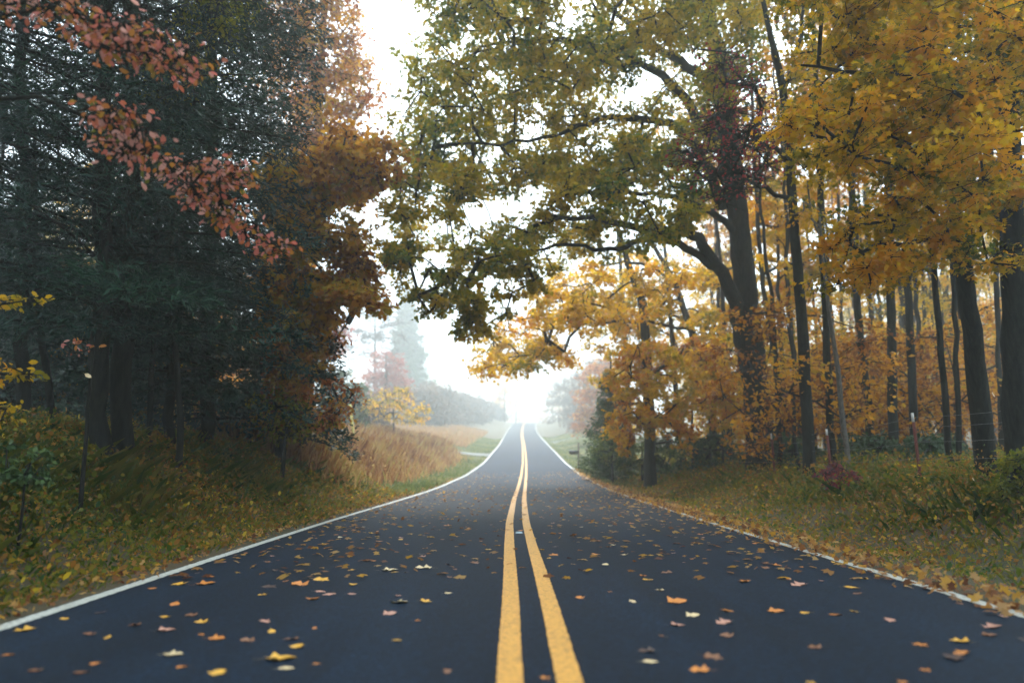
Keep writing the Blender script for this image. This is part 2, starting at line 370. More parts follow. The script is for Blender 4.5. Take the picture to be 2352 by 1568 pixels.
us = np.unique(np.concatenate([np.linspace(-160, -14, 25), np.linspace(-14, -3.4, 44), [-3.31, -3.28, -3.1, 0, 3.1, 3.28, 3.31], np.linspace(3.4, 14, 44), np.linspace(14, 160, 25)]))
Ys = np.concatenate([np.arange(-35, 40, .3), np.arange(40, 110, 1.), np.arange(110, 630, 6.)])
grid_mesh('ground', us, Ys, lambda X, Y, U: H(X, Y), M['ground'])
rY = np.concatenate([np.arange(-30, 40, .25), np.arange(40, 110, .6), np.arange(110, 600, 3.)])
edge = .035
def strip(name, u0, u1, lift, mat, jit=0., ys=rY, n=2, kind='structure'):
    us_ = np.linspace(u0, u1, n)
    def f(X, Y, U): return rz(Y)+lift-.0006*U*U*2
    o = grid_mesh(name, us_, ys, f, mat, kind)
    if jit:
        co = np.empty(len(o.data.vertices)*3, np.float32); o.data.vertices.foreach_get('co', co); co = co.reshape(-1, 3)
        co[:, 0] += rng.normal(size=len(co))*jit; o.data.vertices.foreach_set('co', co.ravel())
    return o
strip('road', -HP, HP, .012, M['asphalt'], 0, n=14)
fY = np.concatenate([np.arange(.5, 14, .03), np.arange(14, 40, .1), np.arange(40, 110, .6), np.arange(110, 400, 3.)])
strip('road_line', -.195, -.075, .017, M['yellow'], .002, fY); strip('road_line', .075, .195, .017, M['yellow'], .002, fY)
strip('road_line', -RW/2-.055, -RW/2+.055, .017, M['white'], .004, fY); strip('road_line', RW/2-.055, RW/2+.055, .017, M['white'], .004, fY)
# gravel driveways
def driveway(Y0, X1, Y1, w):
    t = np.linspace(0, 1, 40); sx = -1 if X1 < 0 else 1; x0 = cx(Y0)+sx*(HP-.05)
    mb = MB(); v = []
    for k in t:
        for s in np.linspace(-1, 1, 7):
            x = x0+(X1-x0)*k; y = Y0+(Y1-Y0)*k**1.4+s*w*(1+1.2*(1-k)**4)/2; v.append([x, y, H(x, y)+.05])
    i = np.arange(39)[:, None]*7; j = np.arange(6)[None]; lp = np.stack([i+j, i+j+1, i+7+j+1, i+7+j], -1).reshape(-1)
    mb.add(v, [4]*39*6, lp); return tag(mb.build('path', M['gravel'], None, True), kind='structure')
driveway(66, -26, 82, 2.0); driveway(100, 24, 104, 3.)
#@@STUFF
# ------------------------------------------------------------------ grass, weeds and litter
def blades(mb, p, h, w, lean, tone, mi=0):
    n = len(p); th = rng.uniform(0, 6.283, n); d = np.stack([np.cos(th), np.sin(th), np.zeros(n)], 1); s = np.stack([-d[:, 1], d[:, 0], d[:, 2]], 1)
    h = np.asarray(h)*rng.uniform(.55, 1.25, n); ln = lean*rng.uniform(.2, 1.4, n)*h; w = np.broadcast_to(w, (n,))
    z = np.array([0, 0, 1.])
    m1 = p+z*(h*.55)[:, None]+d*(ln*.3)[:, None]; m2 = p+z*(h*(1-.15*lean))[:, None]+d*ln[:, None]
    v = np.stack([p-s*w[:, None]/2, p+s*w[:, None]/2, m1+s*w[:, None]*.4, m2, m1-s*w[:, None]*.4], 1)
    mb.add(v.reshape(-1, 3), np.full(n, 5), np.arange(n*5), mi, np.clip(tone, 0, 1))
def band(n, side, u0, u1, y0, y1, pw=1.6, uw=1.):
    t = rng.random(n)**pw; Y = y0+(y1-y0)*t; u = HP+u0+(u1-u0)*rng.random(n)**uw
    X = cx(Y)+side*u; return np.stack([X, Y, H(X, Y)-.01], 1), u-HP
def patch(p, s, o): return nz(p[:, 0], p[:, 1], s, o)
# left bank undergrowth
mb = MB()
p, u = band(26000, -1, .12, 9, 1.5, 22); sc = .7+p[:, 1]/22
hh = (.10+.34*sst(u, .3, 3))*(1+.35*patch(p, 1.3, 2)); dens = rng.random(len(p)) < .35+.65*sst(patch(p, 1.1, 7.), -.4, .5)
blades(mb, p[dens], hh[dens], .0065*sc[dens], .9, (.55+.3*patch(p, .9, 3)+rng.normal(size=len(p))*.25)[dens], 0)
p, u = band(110000, -1, .25, 9, 1.5, 23); sc = .8+p[:, 1]/30
q = p.copy(); q[:, 2] += rng.random(len(p))**.7*(.08+.42*sst(u, .4, 3.2))*(1+.4*patch(p, 1.5, 5))
add_leaves(mb, q, .046*sc*rng.choice([.6, .8, 1., 1.5], len(p)), 'oval', .48+.22*patch(p, .8, 9)+rng.normal(size=len(p))*.24, 1, hang=.1, flat=1.5)
p, u = band(9000, -1, .1, 8, 1.5, 22); q = p.copy(); q[:, 2] += .03+rng.random(len(p))*.3*sst(u, .3, 3)
add_leaves(mb, q, .052*(.8+p[:, 1]/30), 'maple', rng.random(len(p)), 2, flat=2.5)
tag(mb.build('undergrowth', [LM['grass'], LM['weed'], LM['litter']]), 'tangled green and rust weeds and grass covering the left roadside bank', 'undergrowth', kind='stuff')
# right verge
mb = MB()
p, u = band(34000, 1, .15, 10, 2.5, 42); sc = .7+p[:, 1]/22
hh = (.07+.30*sst(u, 1.2, 3.2))*(1+.35*patch(p, 1.3, 12)); dens = rng.random(len(p)) < .35+.65*sst(patch(p, 1.1, 17.), -.4, .5)
blades(mb, p[dens], hh[dens], .0065*sc[dens], .8, (.7-.2*sst(u, 1, 4)+.25*patch(p, .9, 3)+rng.normal(size=len(p))*.22)[dens], 0)
p, u = band(90000, 1, .9, 10, 2.5, 42); sc = .8+p[:, 1]/30
q = p.copy(); q[:, 2] += rng.random(len(p))**.7*(.05+.5*sst(u, 1.2, 3.6))*(1+.4*patch(p, 1.5, 15))
add_leaves(mb, q, .046*sc*rng.choice([.6, .8, 1., 1.5], len(p)), 'oval', .46+.2*patch(p, .8, 19)+rng.normal(size=len(p))*.22, 1, hang=.1, flat=1.2)
p, u = band(12000, 1, .3, 8, 2.5, 40); q = p.copy(); q[:, 2] += .03+rng.random(len(p))*.25*sst(u, 1, 3)
add_leaves(mb, q, .052*(.8+p[:, 1]/30), 'maple', rng.random(len(p)), 2, flat=2.5)
tag(mb.build('undergrowth', [LM['grass'], LM['weed'], LM['litter']]), 'olive and brown weeds and grass along the right verge below the wire fence', 'undergrowth', kind='stuff')
# leaf drifts along both pavement edges
mb = MB()
p, u = band(9000, 1, -.4, .8, 2.5, 45, 1.3); keep = rng.random(len(p)) < np.exp(-((u-.03)/.22)**2); p = p[keep]; u = u[keep]
p[:, 2] = np.maximum(p[:, 2], rz(p[:, 1])-.0)+.02+rng.random(len(p))*.06*(u > 0)
add_leaves(mb, p, .075, 'maple', rng.random(len(p)), 0, flat=2.2, hang=0)
p, u = band(1500, -1, -.12, .5, 1.5, 34, 1.3); keep = rng.random(len(p)) < np.exp(-((u-.15)/.22)**2); p = p[keep]; u = u[keep]
p[:, 2] = np.maximum(p[:, 2], rz(p[:, 1]))+.02+rng.random(len(p))*.04
add_leaves(mb, p, .055, 'maple', rng.random(len(p)), 0, flat=2.2, hang=0)
tag(mb.build('leaf_litter', [LM['litter']]), 'yellow and brown fallen leaves drifted along the pavement edges', 'leaf litter', kind='stuff')
# tall dry grass, left field
mb = MB()
p, u = band(90000, -1, 1.0, 14, 18.5, 60, 1.35); k = patch(p, .35, 5.)
ok = (rng.random(len(p)) < sst(u, 1.0, 3.0+p[:, 1]*.03)*(.6+.4*sst(k, -.5, .3))) & (np.abs(p[:, 1]-(66+14*np.clip((u-0)/20, 0, 1)**1.4)) > 3); p = p[ok]; u = u[ok]
blades(mb, p, (.45+.85*sst(u, 1.4, 4))*(1+.25*patch(p, .6, 1)), .018+p[:, 1]*.0004, .35, .45+.3*patch(p, .5, 8)+rng.normal(size=len(p))*.22, 0)
q = p[:25000]+0; q[:, 2] += rng.uniform(.3, 1.15, len(q)); add_leaves(mb, q, .08, 'oval', rng.random(len(q))*.8, 0, flat=0)
tag(mb.build('tall_grass', [LM['straw']]), 'tall reddish dry grass in the open field beyond the left bank', 'dry grass', kind='stuff')
# short green verge grass further on
mb = MB()
for side, y0, y1, u1 in ((-1, 22, 110, 7), (1, 30, 120, 9)):
    p, u = band(26000, side, .1, u1, y0, y1, 1.5); ok = (side > 0) | (np.abs(p[:, 1]-66) > 3.2); p = p[ok]
    blades(mb, p, .14+.10*patch(p, .5, 6)**2, .02+p[:, 1]*.0008, .7, .55+.3*patch(p, .4, 2)+rng.normal(size=len(p))*.2, 0)
p, u = band(9000, -1, 60-60, 22, 74, 130, 1.3); p = p[u > 3]
blades(mb, p, .7, .06, .4, .3+rng.random(len(p))*.3, 1)
tag(mb.build('verge_grass', [LM['greengrass'], LM['straw']]), 'short green grass verges beside the road as it climbs into fog', 'grass', kind='stuff')
#@@TREES
# ------------------------------------------------------------------ the great oak
oak_poly = [(950,-60),(965,40),(905,110),(930,190),(895,270),(915,360),(880,450),(850,600),(930,680),(1000,740),(1040,800),(1100,795),(1110,740),(1200,690),(1260,640),(1400,610),(1560,560),(1640,470),(1700,300),(1740,120),(1760,-80)]
tree('oak_tree', 'huge oak with thick dark trunk whose olive green limbs arch over the road', 'oak tree',
     [(1745,1040,22,64),(1732,860,22,56),(1710,650,22,50),(1692,480,22,46),(1672,330,22,44),(1650,180,22,34),(1632,40,22,26),(1615,-120,22,14)],
     [([(960,-60),(975,40),(925,110),(950,190),(920,270),(930,350),(1150,420),(1400,430),(1600,380),(1720,200),(1760,-80)],16.5,25.5,500,.64,-.14),
      ([(925,330),(915,450),(880,540),(1000,620),(1250,610),(1400,600),(1550,540),(1640,430),(1500,330),(1300,350),(1150,400)],16,24.5,215,.56,.0),
      ([(860,560),(850,620),(930,680),(1000,740),(1200,690),(1290,620),(1150,560)],16,20,60,.4,.0),
      ([(1010,700),(1050,790),(1095,790),(1180,700),(1120,680)],16,19,13,.36,-.3),
      ([(900,-250),(1800,-250),(1800,-40),(930,-40)],15,27,150,.9,-.1)],
     'oak', (.125,'lobed'),
     limbs=[[(1726,900,22,28),(1708,800,22,35),(1680,666,21.6,32),(1651,614,21.2,28),(1613,557,20.6,24),(1585,528,20,24),(1485,528,19,19),(1423,514,18.4,15),(1330,500,17.6,11),(1220,520,17,8)],
            [(1655,618,21.2,22),(1575,566,20.4,18),(1508,543,19.4,15),(1470,552,18.8,13),(1413,571,18,11),(1299,566,17.2,8),(1242,562,17,7),(1100,600,16.5,5)],
            [(1668,330,22,30),(1632,347,22,27),(1613,286,21.6,24),(1547,190,21,20),(1489,157,20.4,16),(1428,124,20,13),(1300,90,19,9),(1150,100,18,6)],
            [(1660,480,22,26),(1604,333,21.4,22),(1556,290,20.8,19),(1489,276,20,17),(1423,267,19.4,14),(1366,281,19,12),(1309,300,18.5,9),(1180,330,18,7),(1050,330,17.5,5)],
            [(1690,430,22.4,20),(1604,371,22.8,15),(1470,371,23.4,12),(1394,381,23.8,10),(1318,395,24,8),(1200,430,24,6)],
            [(1650,200,22,26),(1523,119,22.6,18),(1470,86,23,15),(1437,48,23.2,13),(1385,5,23.4,11),(1330,-60,23.6,9)],
            [(1700,540,22,20),(1670,505,21.6,17),(1600,470,20.6,13),(1530,450,20,11),(1400,440,19,8),(1290,450,18,6)]],
     nl=95, tw=9, base=.7, k=.008)
# ------------------------------------------------------------------ right side trees
tree('maple_tree', 'golden maple with slim leaning trunk and low boughs reaching over the road right of centre', 'maple tree',
     [(1638,975,30,17),(1600,800,30,16),(1552,650,30,13),(1500,560,30,9)],
     [([(1105,790),(1100,870),(1140,885),(1200,850),(1320,840),(1450,760),(1560,700),(1600,620),(1500,570),(1350,600),(1230,660),(1160,730)],24,33,150,.7,-.08),
      ([(1420,640),(1700,600),(1690,800),(1600,850),(1440,830),(1400,740)],28,36,60,.7,0)],
     'yellow', (.15,'maple'), limbs=[[(1590,760,30,8),(1480,735,29,7),(1380,740,28,6),(1250,760,27,4)], [(1552,650,30,9),(1470,600,29,7),(1380,610,28,5)]], nl=90, tw=6, base=.5)
tree('maple_tree', 'orange leaved maple with straight dark trunk standing behind the small green cedar', 'maple tree',
     [(1493,1050,27,26),(1490,900,27,24),(1480,700,27,20),(1440,600,27,14),(1420,520,27,8)],
     [([(1400,830),(1450,790),(1650,780),(1690,900),(1690,1010),(1560,1030),(1500,990),(1420,960)],22,27,80,.5,-.05),
      ([(1400,1000),(1430,960),(1490,960),(1490,1040),(1420,1040)],24,26,6,.4)],
     'orange', (.13,'maple'), nl=70, tw=6, base=.75, extra=[('yellow',[([(1400,850),(1430,800),(1650,780),(1690,880),(1600,960),(1420,940)],22,26,55,.5),([(1380,1000),(1400,940),(1500,940),(1520,1040)],23,25,14,.4)],70,(.13,'maple'))])
for k_, (px, zc, lab) in enumerate([(1398, 33, 'small dense green cedar at the forest edge beside the mailbox'),]):
    conifer('cedar_tree', lab, [(px,1030,zc,14),(px+2,900,zc,8),(px+4,815,zc,3)], 'cedarlight', 110, (1.35,.25), (.1,5.2), .16, spray=60, droop=-.1)
# near gold maple on the right edge
tree('maple_tree', 'tall maple near the right edge with broad golden green boughs hanging over the fence', 'maple tree',
     [(2268,1085,11.5,46),(2235,780,11.5,40),(2200,540,11.5,33),(2178,350,11.5,28),(2150,120,11.5,26),(2130,-60,11.5,16)],
     [([(1780,250),(1800,380),(1880,400),(2000,380),(2200,430),(2352,400),(2420,180),(2200,150),(1950,200)],7.5,11.5,72,.46,.0),
      ([(1790,90),(1850,160),(2000,170),(2200,120),(2420,150),(2420,-120),(1900,-120),(1820,20)],8,12,84,.46,-.03),
      ([(1900,560),(1900,660),(2000,670),(2150,640),(2400,620),(2400,380),(2100,410),(1960,470)],9,12.5,72,.42,.0)],
     'maplegold', (.082,'maple'), limbs=[[(2190,430,11.5,20),(2080,330,10.5,14),(1960,310,9.6,10),(1860,310,9,6)],[(2178,330,11.5,20),(2050,190,10.6,14),(1930,170,10,9),(1840,150,9.6,5)],[(2200,560,11.5,16),(2090,540,11,12),(1980,580,10.6,8)]],
     nl=130, tw=9, base=.66, k=.006, clump_sd=.28)
tree('maple_tree', 'very dark broad trunk at the far right edge of the photo', 'tree',
     [(2345,1090,10.5,60),(2330,800,10.5,54),(2325,560,10.5,48),(2320,300,10.5,40),(2310,-60,10.5,36)],
     [([(2250,-150),(2250,260),(2460,320),(2460,-150)],9.5,12,36,.5,-.1),([(2280,480),(2270,640),(2460,700),(2460,450)],10.5,14,24,.5)],
     'maplegold', (.082,'maple'), nl=140, tw=7, base=.25)
tree('red_tree', 'slim dark tree with sparse crimson leaves and fine bare twigs beside the oak trunk', 'tree',
     [(1860,1060,17,28),(1848,820,17,25),(1828,560,17,22),(1815,380,17,20),(1800,200,17,17),(1765,60,17,12),(1740,-80,17,7)],
     [([(1560,330),(1580,430),(1650,470),(1760,420),(1790,300),(1740,220),(1640,240)],14,16.5,75,.6,-.1),([(1590,110),(1640,180),(1700,200),(1760,240),(1700,120)],14.5,16.5,16,.5)],
     'red', (.085,'oval'), limbs=[[(1822,470,17,12),(1740,420,16,9),(1640,400,15,5)],[(1815,380,17,12),(1740,310,16,9),(1650,290,15,5)],[(1800,200,17,14),(1838,120,17,10),(1850,0,17,7)]], nl=26, tw=14, base=.5, thin=.006)
stems = [ # px base, y base, px mid(650), px top(420), width, zc, bark, label
 (1912,1050,1893,1882,22,18,'bark','straight dark trunk just right of the crimson leaved tree'),
 (1985,1000,1968,1955,15,25,'bark','slim dark trunk behind the low golden bough, left of the thick pair'),
 (2052,1000,2046,2040,26,19,'bark','thick dark trunk, left one of the pair behind the tallest fence post'),
 (2100,1000,2086,2078,23,20,'bark','thick dark trunk, right one of the pair behind the tallest fence post'),
 (2185,1085,2148,2128,19,14,'bark','slender dark trunk, left of two standing before the bright gap'),
 (2206,1085,2190,2183,15,15,'bark','slender dark trunk, right of two standing before the bright gap'),
 (1800,940,1750,1735,14,25,'bark','slim leaning trunk close behind the big oak on its right'),
 (2010,1000,1996,1985,11,30,'bark','very thin dark trunk deep in the wood behind the golden bough'),
 (1940,1010,1930,1925,10,32,'bark','thin faint trunk deep in the wood right of the pale sapling'),
 (2130,1000,2120,2112,10,30,'bark','thin dark trunk deep in the wood right of the thick pair'),
 (2300,1010,2290,2280,16,18,'bark','dark trunk between the near golden maple and the right edge trunk'),
]
for (xb, yb, xm, xt, w, zc, bk, lab) in stems:
    w *= .82
    x0 = xt-60; 
    tree('forest_tree', lab, 'tree', [(xb,yb,zc,w),((xb+xm)//2,(yb+650)//2,zc,w*.93),(xm,650,zc,w*.86),(xt,420,zc,w*.78),(xt-8,200,zc,w*.6),(xt-16,-60,zc,w*.4)],
         [([(xt-110,-140),(xt-130,260),(xt-60,420),(xt+60,420),(xt+130,260),(xt+110,-140)],zc-2.2,zc+2.2,22,.75,-.15)]+([([(1735,420),(1740,700),(1830,760),(1900,690),(1890,430)],zc-2,zc+4,60,.6,-.1)] if xb == 1800 else []), ('yellow' if xb == 1800 else 'maplegold') if w > 10 else 'orange', (.12+.003*zc,'rhomb'), nl=110, tw=6, bark=bk, base=.5, thin=.006)
tree('pale_sapling', 'pale slender sapling trunk leaning left between the two left fence posts', 'tree',
     [(1950,1085,16,13),(1930,900,16,12),(1915,780,16,10),(1895,640,16,8),(1880,480,16,5)], [([(1830,420),(1840,560),(1950,560),(1940,400)],15,17,10,.5)], 'maplegold', (.11,'rhomb'), bark='pale_bark', nl=60)
tree('red_sapling', 'low scarlet leaved sapling by the second fence post', 'sapling',
     [(1925,1150,13.6,5),(1930,1110,13.6,4),(1935,1075,13.6,2)], [([(1890,1070),(1890,1135),(1960,1135),(1960,1060)],13.3,13.9,12,.16,-1)], 'red', (.085,'oval'), nl=44, tw=6, base=.85, k=.002, thin=.003)
tree('green_bush', 'leafy bright green bush at the right edge below the dark trunk', 'bush',
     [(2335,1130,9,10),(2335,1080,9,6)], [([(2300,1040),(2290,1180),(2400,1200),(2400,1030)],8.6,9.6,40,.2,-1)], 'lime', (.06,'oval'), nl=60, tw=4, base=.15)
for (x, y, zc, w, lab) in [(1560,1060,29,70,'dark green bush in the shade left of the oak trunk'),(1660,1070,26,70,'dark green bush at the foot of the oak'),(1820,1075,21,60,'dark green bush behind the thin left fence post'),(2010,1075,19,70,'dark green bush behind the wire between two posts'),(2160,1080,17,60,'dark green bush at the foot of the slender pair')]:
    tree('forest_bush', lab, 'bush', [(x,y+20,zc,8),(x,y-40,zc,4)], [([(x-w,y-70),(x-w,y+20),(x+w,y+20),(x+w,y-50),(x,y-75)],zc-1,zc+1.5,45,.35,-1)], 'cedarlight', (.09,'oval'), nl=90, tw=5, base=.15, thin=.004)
for (xb, xt, zc, lab) in ((1562,1530,31,'slender golden maple just right of the orange leaved one'),(1678,1655,28,'slender golden maple half hidden by the left side of the oak trunk'),(1450,1425,36,'slender golden maple farthest down the right hand edge of the wood')):
    tree('maple_tree', lab, 'maple tree', [(xb,1040,zc,13),((xb+xt)//2,800,zc,11),(xt,600,zc,8),(xt-15,450,zc,5)], [([(xt-70,620),(xt-60,980),(xb+70,1000),(xt+70,600)],zc-2,zc+3,60,.55,-.05)], 'yellow', (.15,'maple'), nl=80, tw=6, base=.45)
for (x, y, zc, w, lab) in [(1405,1050,30,45,'bright green bush at the verge in front of the small cedar'),(1475,1065,30,50,'olive bush behind the trunk of the orange leaved maple'),(1590,1070,27,60,'olive bush below the slender golden maples')]:
    tree('verge_bush', lab, 'bush', [(x,y+15,zc,6),(x,y-40,zc,3)], [([(x-w,y-40),(x-w,y+10),(x+w,y+10),(x+w,y-40),(x,y-70)],zc-1,zc+1,40,.35,-1)], 'greengrass', (.10,'oval'), nl=80, tw=5, base=.3, thin=.004)
#@@LEFT
# ------------------------------------------------------------------ left side trees
conifer('pine_tree', 'thick dark pine, left of the twin trunks on the left bank', [(236,985,11,44),(234,700,11,40),(236,400,11,36),(240,-100,11,34)], 'cedar', 105, (3.0,2.4), (2.2,12), .15, spray=60, droop=.12, dup=8, shp='needle')
conifer('pine_tree', 'thick dark pine, right of the twin trunks on the left bank', [(284,990,11.4,46),(290,700,11.4,42),(298,400,11.4,36),(305,-100,11.4,34)], 'cedar', 105, (3.0,2.4), (2.0,12), .15, spray=60, droop=.12, dup=8, shp='needle')
conifer('cedar_tree', 'tall blue green cedar with hanging boughs behind the twin pine trunks', [(480,990,16,34),(485,600,16,30),(490,-100,16,18)], 'cedar', 170, (3.0,1.9), (.8,14.5), .14, spray=70, droop=.25)
conifer('cedar_tree', 'dark evergreen with boughs to the ground beside the open field', [(640,1050,19,27),(655,800,19,24),(655,600,19,16),(660,450,19,6)], 'cedar', 120, (1.9,.6), (.8,8.6), .14, spray=80, droop=.25)
conifer('cedar_tree', 'dark evergreen filling the left edge of the picture', [(60,985,12,30),(55,600,12,28),(50,-100,12,20)], 'cedar', 110, (2.4,2.0), (1.8,12.5), .14, spray=60, droop=.15, dup=8, shp='needle')
conifer('cedar_tree', 'smaller shaded evergreen between the pine pair and the cedar', [(392,990,14,24),(390,700,14,18),(392,500,14,8)], 'cedar', 90, (1.8,.5), (1.2,7.5), .13, spray=70, droop=.2)
conifer('cedar_tree', 'deep green evergreen with ground sweeping boughs behind the left edge saplings', [(20,980,17,18),(20,800,17,14),(20,500,17,5)], 'cedar', 110, (2.8,.6), (.2,5.5), .16, spray=70)
conifer('cedar_tree', 'deep green evergreen behind the crooked trunk left of the pine pair', [(150,980,20,18),(150,800,20,14),(150,500,20,5)], 'cedar', 110, (2.8,.6), (.2,5.5), .17, spray=70)
conifer('cedar_tree', 'deep green evergreen in the gap right of the pine pair', [(345,985,20,16),(345,800,20,12),(345,560,20,5)], 'cedar', 110, (2.8,.6), (.2,6), .17, spray=70)
tree('brown_oak', 'tall oak with fine russet brown leaves rising behind the cedar', 'oak tree',
     [(700,1000,26,30),(710,700,26,26),(720,450,26,22),(735,250,26,16),(745,60,26,12),(750,-80,26,6)],
     [([(560,-120),(590,80),(600,260),(640,380),(760,330),(850,260),(870,180),(830,60),(800,0),(830,-120)],23,29,215,.7,-.05)],
     'rust', (.16,'rhomb'), limbs=[[(715,560,26,12),(640,430,25,10),(600,330,24,7)],[(725,420,26,12),(800,300,26,9),(850,210,26,6)]], nl=85, tw=8, base=.5, k=.007, clump_sd=.3, extra=[('rustgold',[([(600,-60),(640,60),(640,300),(800,300),(840,180),(800,0)],22,26,55,.65)],60,(.15,'rhomb'))])
tree('bronze_oak', 'bronze and gold leaved oak leaning out toward the road on the left', 'oak tree',
     [(650,1030,21,26),(655,900,21,24),(662,700,21,20),(690,500,21,14),(720,400,21,8)],
     [([(600,380),(640,560),(620,640),(760,660),(890,700),(860,640),(820,560),(840,470),(890,380),(885,300),(830,270),(740,340),(650,360)],15.8,21.5,175,.58,.03),
      ([(560,620),(600,700),(720,760),(800,700),(880,700),(740,640)],15,19,60,.42,-.1),([(590,560),(640,640),(760,700),(720,800),(640,760),(560,680)],15.8,17.5,50,.42)],
     'rustgold', (.15,'lobed'), limbs=[[(660,720,21,12),(720,655,20,10),(800,655,19,7),(870,690,18.5,4)],[(680,560,21,11),(760,470,20,8),(850,380,19,5)],[(655,800,20.6,9),(740,820,19,7),(800,740,18,4)]], nl=72, tw=8, base=.58, clump_sd=.3)
tree('russet_tree', 'small tree with dark russet leaves overhanging the dry grass', 'tree',
     [(640,1040,17.6,20),(650,900,17.6,16),(690,800,17.2,10),(740,760,17,5)],
     [([(620,760),(640,860),(600,960),(760,980),(815,900),(825,830),(790,770),(720,730)],15,17.8,115,.42,-.12)], 'rust', (.10,'oval'), nl=80, tw=7, base=.65, clump_sd=.3)
tree('yellow_shrub', 'yellow leaved shrub in front of the dark evergreen at the field edge', 'shrub',
     [(650,1060,15.5,9),(655,990,15.5,7),(670,930,15.5,4)], [([(570,900),(600,960),(620,1010),(700,1000),(760,970),(720,930),(660,905)],14.6,16.3,40,.36,-.1)], 'lime', (.085,'oval'), nl=40, tw=6, base=.55)
tree('lime_tree', 'sparse yellow green leaves among the dark evergreens at the top left', 'tree',
     [(345,1000,13,14),(350,700,13,12),(365,400,13,10),(380,100,13,8),(385,-80,13,4)], [([(300,140),(300,330),(420,360),(460,240),(470,100),(580,-10),(580,-80),(400,-80),(420,60)],10.5,13,75,.5,-.05)], 'lime', (.07,'oval'), nl=60, tw=6, base=.35)
def spray_branch(lst, size, pal='pink'):
    pass
tree('dogwood_tree', 'near dogwood with two long sprays of pink and coral leaves sweeping across the upper left', 'dogwood tree',
     [(-260,1150,5.2,60),(-250,700,5.2,50),(-220,300,5.2,40),(-180,20,5.2,26)],
     [([(60,-20),(110,30),(200,100),(330,150),(400,190),(450,170),(445,125),(380,80),(330,55),(220,30),(160,-20)],4.4,5.4,80,.2,-.6),
      ([(225,230),(240,330),(290,370),(340,345),(325,290),(280,240)],4.5,5.5,34,.2,-.6),
      ([(330,345),(380,400),(430,450),(560,430),(590,405),(520,375),(440,365)],4.9,5.8,40,.18,-.6),
      ([(430,440),(500,500),(560,545),(640,590),(660,570),(600,520),(520,460)],5.1,6,34,.16,-.6),
      ([(-60,-40),(0,60),(60,20),(60,-40)],4.6,5.2,10,.16,-.6)],
     'pink', (.056,'oval'), limbs=[[(-200,120,5.2,16),(-60,20,5,12),(120,20,4.9,9),(280,75,4.8,6),(420,145,4.8,3)],[(-215,260,5.2,14),(0,200,5,11),(180,230,4.9,8),(300,310,5,6),(400,385,5.2,5),(520,470,5.4,4),(640,575,5.6,2)]],
     nl=11, tw=5, base=.62, arc=0, thin=.003, k=.0015, hang=.8, clump_sd=.25, tone_sd=.22)
tree('sapling', 'thin sapling with yellow leaf sprays at the far left edge of the bank', 'sapling',
     [(-40,1050,6.5,14),(-30,850,6.5,10),(-20,640,6.5,6)], [([(-60,680),(-60,710),(70,700),(70,685)],6,6.6,9,.14,-1),([(-60,830),(-60,870),(80,865),(60,840)],6,6.6,12,.13,-1),([(-60,920),(-60,980),(40,960),(20,920)],6,6.6,8,.13,-1)], 'yellow', (.06,'oval'), nl=16, tw=4, base=.3, arc=.02, k=.002, thin=.003)
tree('sapling', 'leafless looking sapling holding a few coral leaves before the pine pair', 'sapling',
     [(205,1000,8,9),(190,900,8,7),(215,800,8,4)], [([(140,790),(150,815),(255,815),(250,780)],7.7,8.2,8,.10,-1)], 'pink', (.065,'oval'), nl=3, tw=3, base=.45, arc=.02, k=.002, thin=.003)
for (xb, xm, xt, w, lab) in [(125,95,80,17,'thin crooked dark trunk left of the pine pair'),(420,400,395,15,'thin dark trunk right of the pine pair')]:
    tree('forest_tree', lab, 'tree', [(xb,985,12,w),(xm,800,12,w*.9),(xt,600,12,w*.7),(xt,300,12,w*.5)], [([(xt-120,150),(xt-120,420),(xt+120,420),(xt+120,150)],11,14,24,.5,-.1)], 'cedar', (.08,'oval'), nl=90, tw=5)
tree('green_bush', 'grey green leafy weed clump low on the left bank', 'bush', [(60,1110,6.3,6),(60,1070,6.3,4)], [([(10,1020),(10,1110),(110,1120),(100,1040)],6.1,6.6,18,.10,-1)], 'cedarlight', (.05,'oval'), nl=40, tw=4, base=.6, thin=.002, k=.001)
#@@FAR
# ------------------------------------------------------------------ trees in the fog
def far_tree(name, lab, cat, x, y, zc, poly, pal, n=60, R_=.9, leaf=.3, w=14, nl=60, thin=.012, bark='bark'):
    top = min(p[1] for p in poly)+15; xm = sum(p[0] for p in poly)/len(poly)
    return tree(name, lab, cat, [(x,y,zc,w),((x+xm)/2,(y+top)/2,zc,w*.7),(xm,top,zc,w*.2)], [(poly,zc-2.5,zc+2.5,n,R_,-.25)], pal, (leaf,'rhomb'), nl=nl, tw=6, thin=thin, bark=bark)
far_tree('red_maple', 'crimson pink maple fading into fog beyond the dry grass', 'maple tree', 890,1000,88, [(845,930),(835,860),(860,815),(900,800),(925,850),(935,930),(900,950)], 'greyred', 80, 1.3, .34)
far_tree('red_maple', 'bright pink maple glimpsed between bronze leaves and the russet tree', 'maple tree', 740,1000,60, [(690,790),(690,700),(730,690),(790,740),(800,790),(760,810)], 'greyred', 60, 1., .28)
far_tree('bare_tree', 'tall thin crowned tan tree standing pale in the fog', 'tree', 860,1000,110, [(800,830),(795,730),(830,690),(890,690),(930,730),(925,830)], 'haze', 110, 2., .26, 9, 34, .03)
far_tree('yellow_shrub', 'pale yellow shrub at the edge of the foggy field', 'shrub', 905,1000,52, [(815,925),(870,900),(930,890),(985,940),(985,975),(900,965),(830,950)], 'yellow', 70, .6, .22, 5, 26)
conifer('spruce_tree', 'grey green spruce pale in the fog behind the red maple', [(935,1005,150,10),(935,900,150,7),(936,765,150,2)], 'cedarlight', 120, (6.,.6), (.5,29.), .95, spray=22, droop=.1)
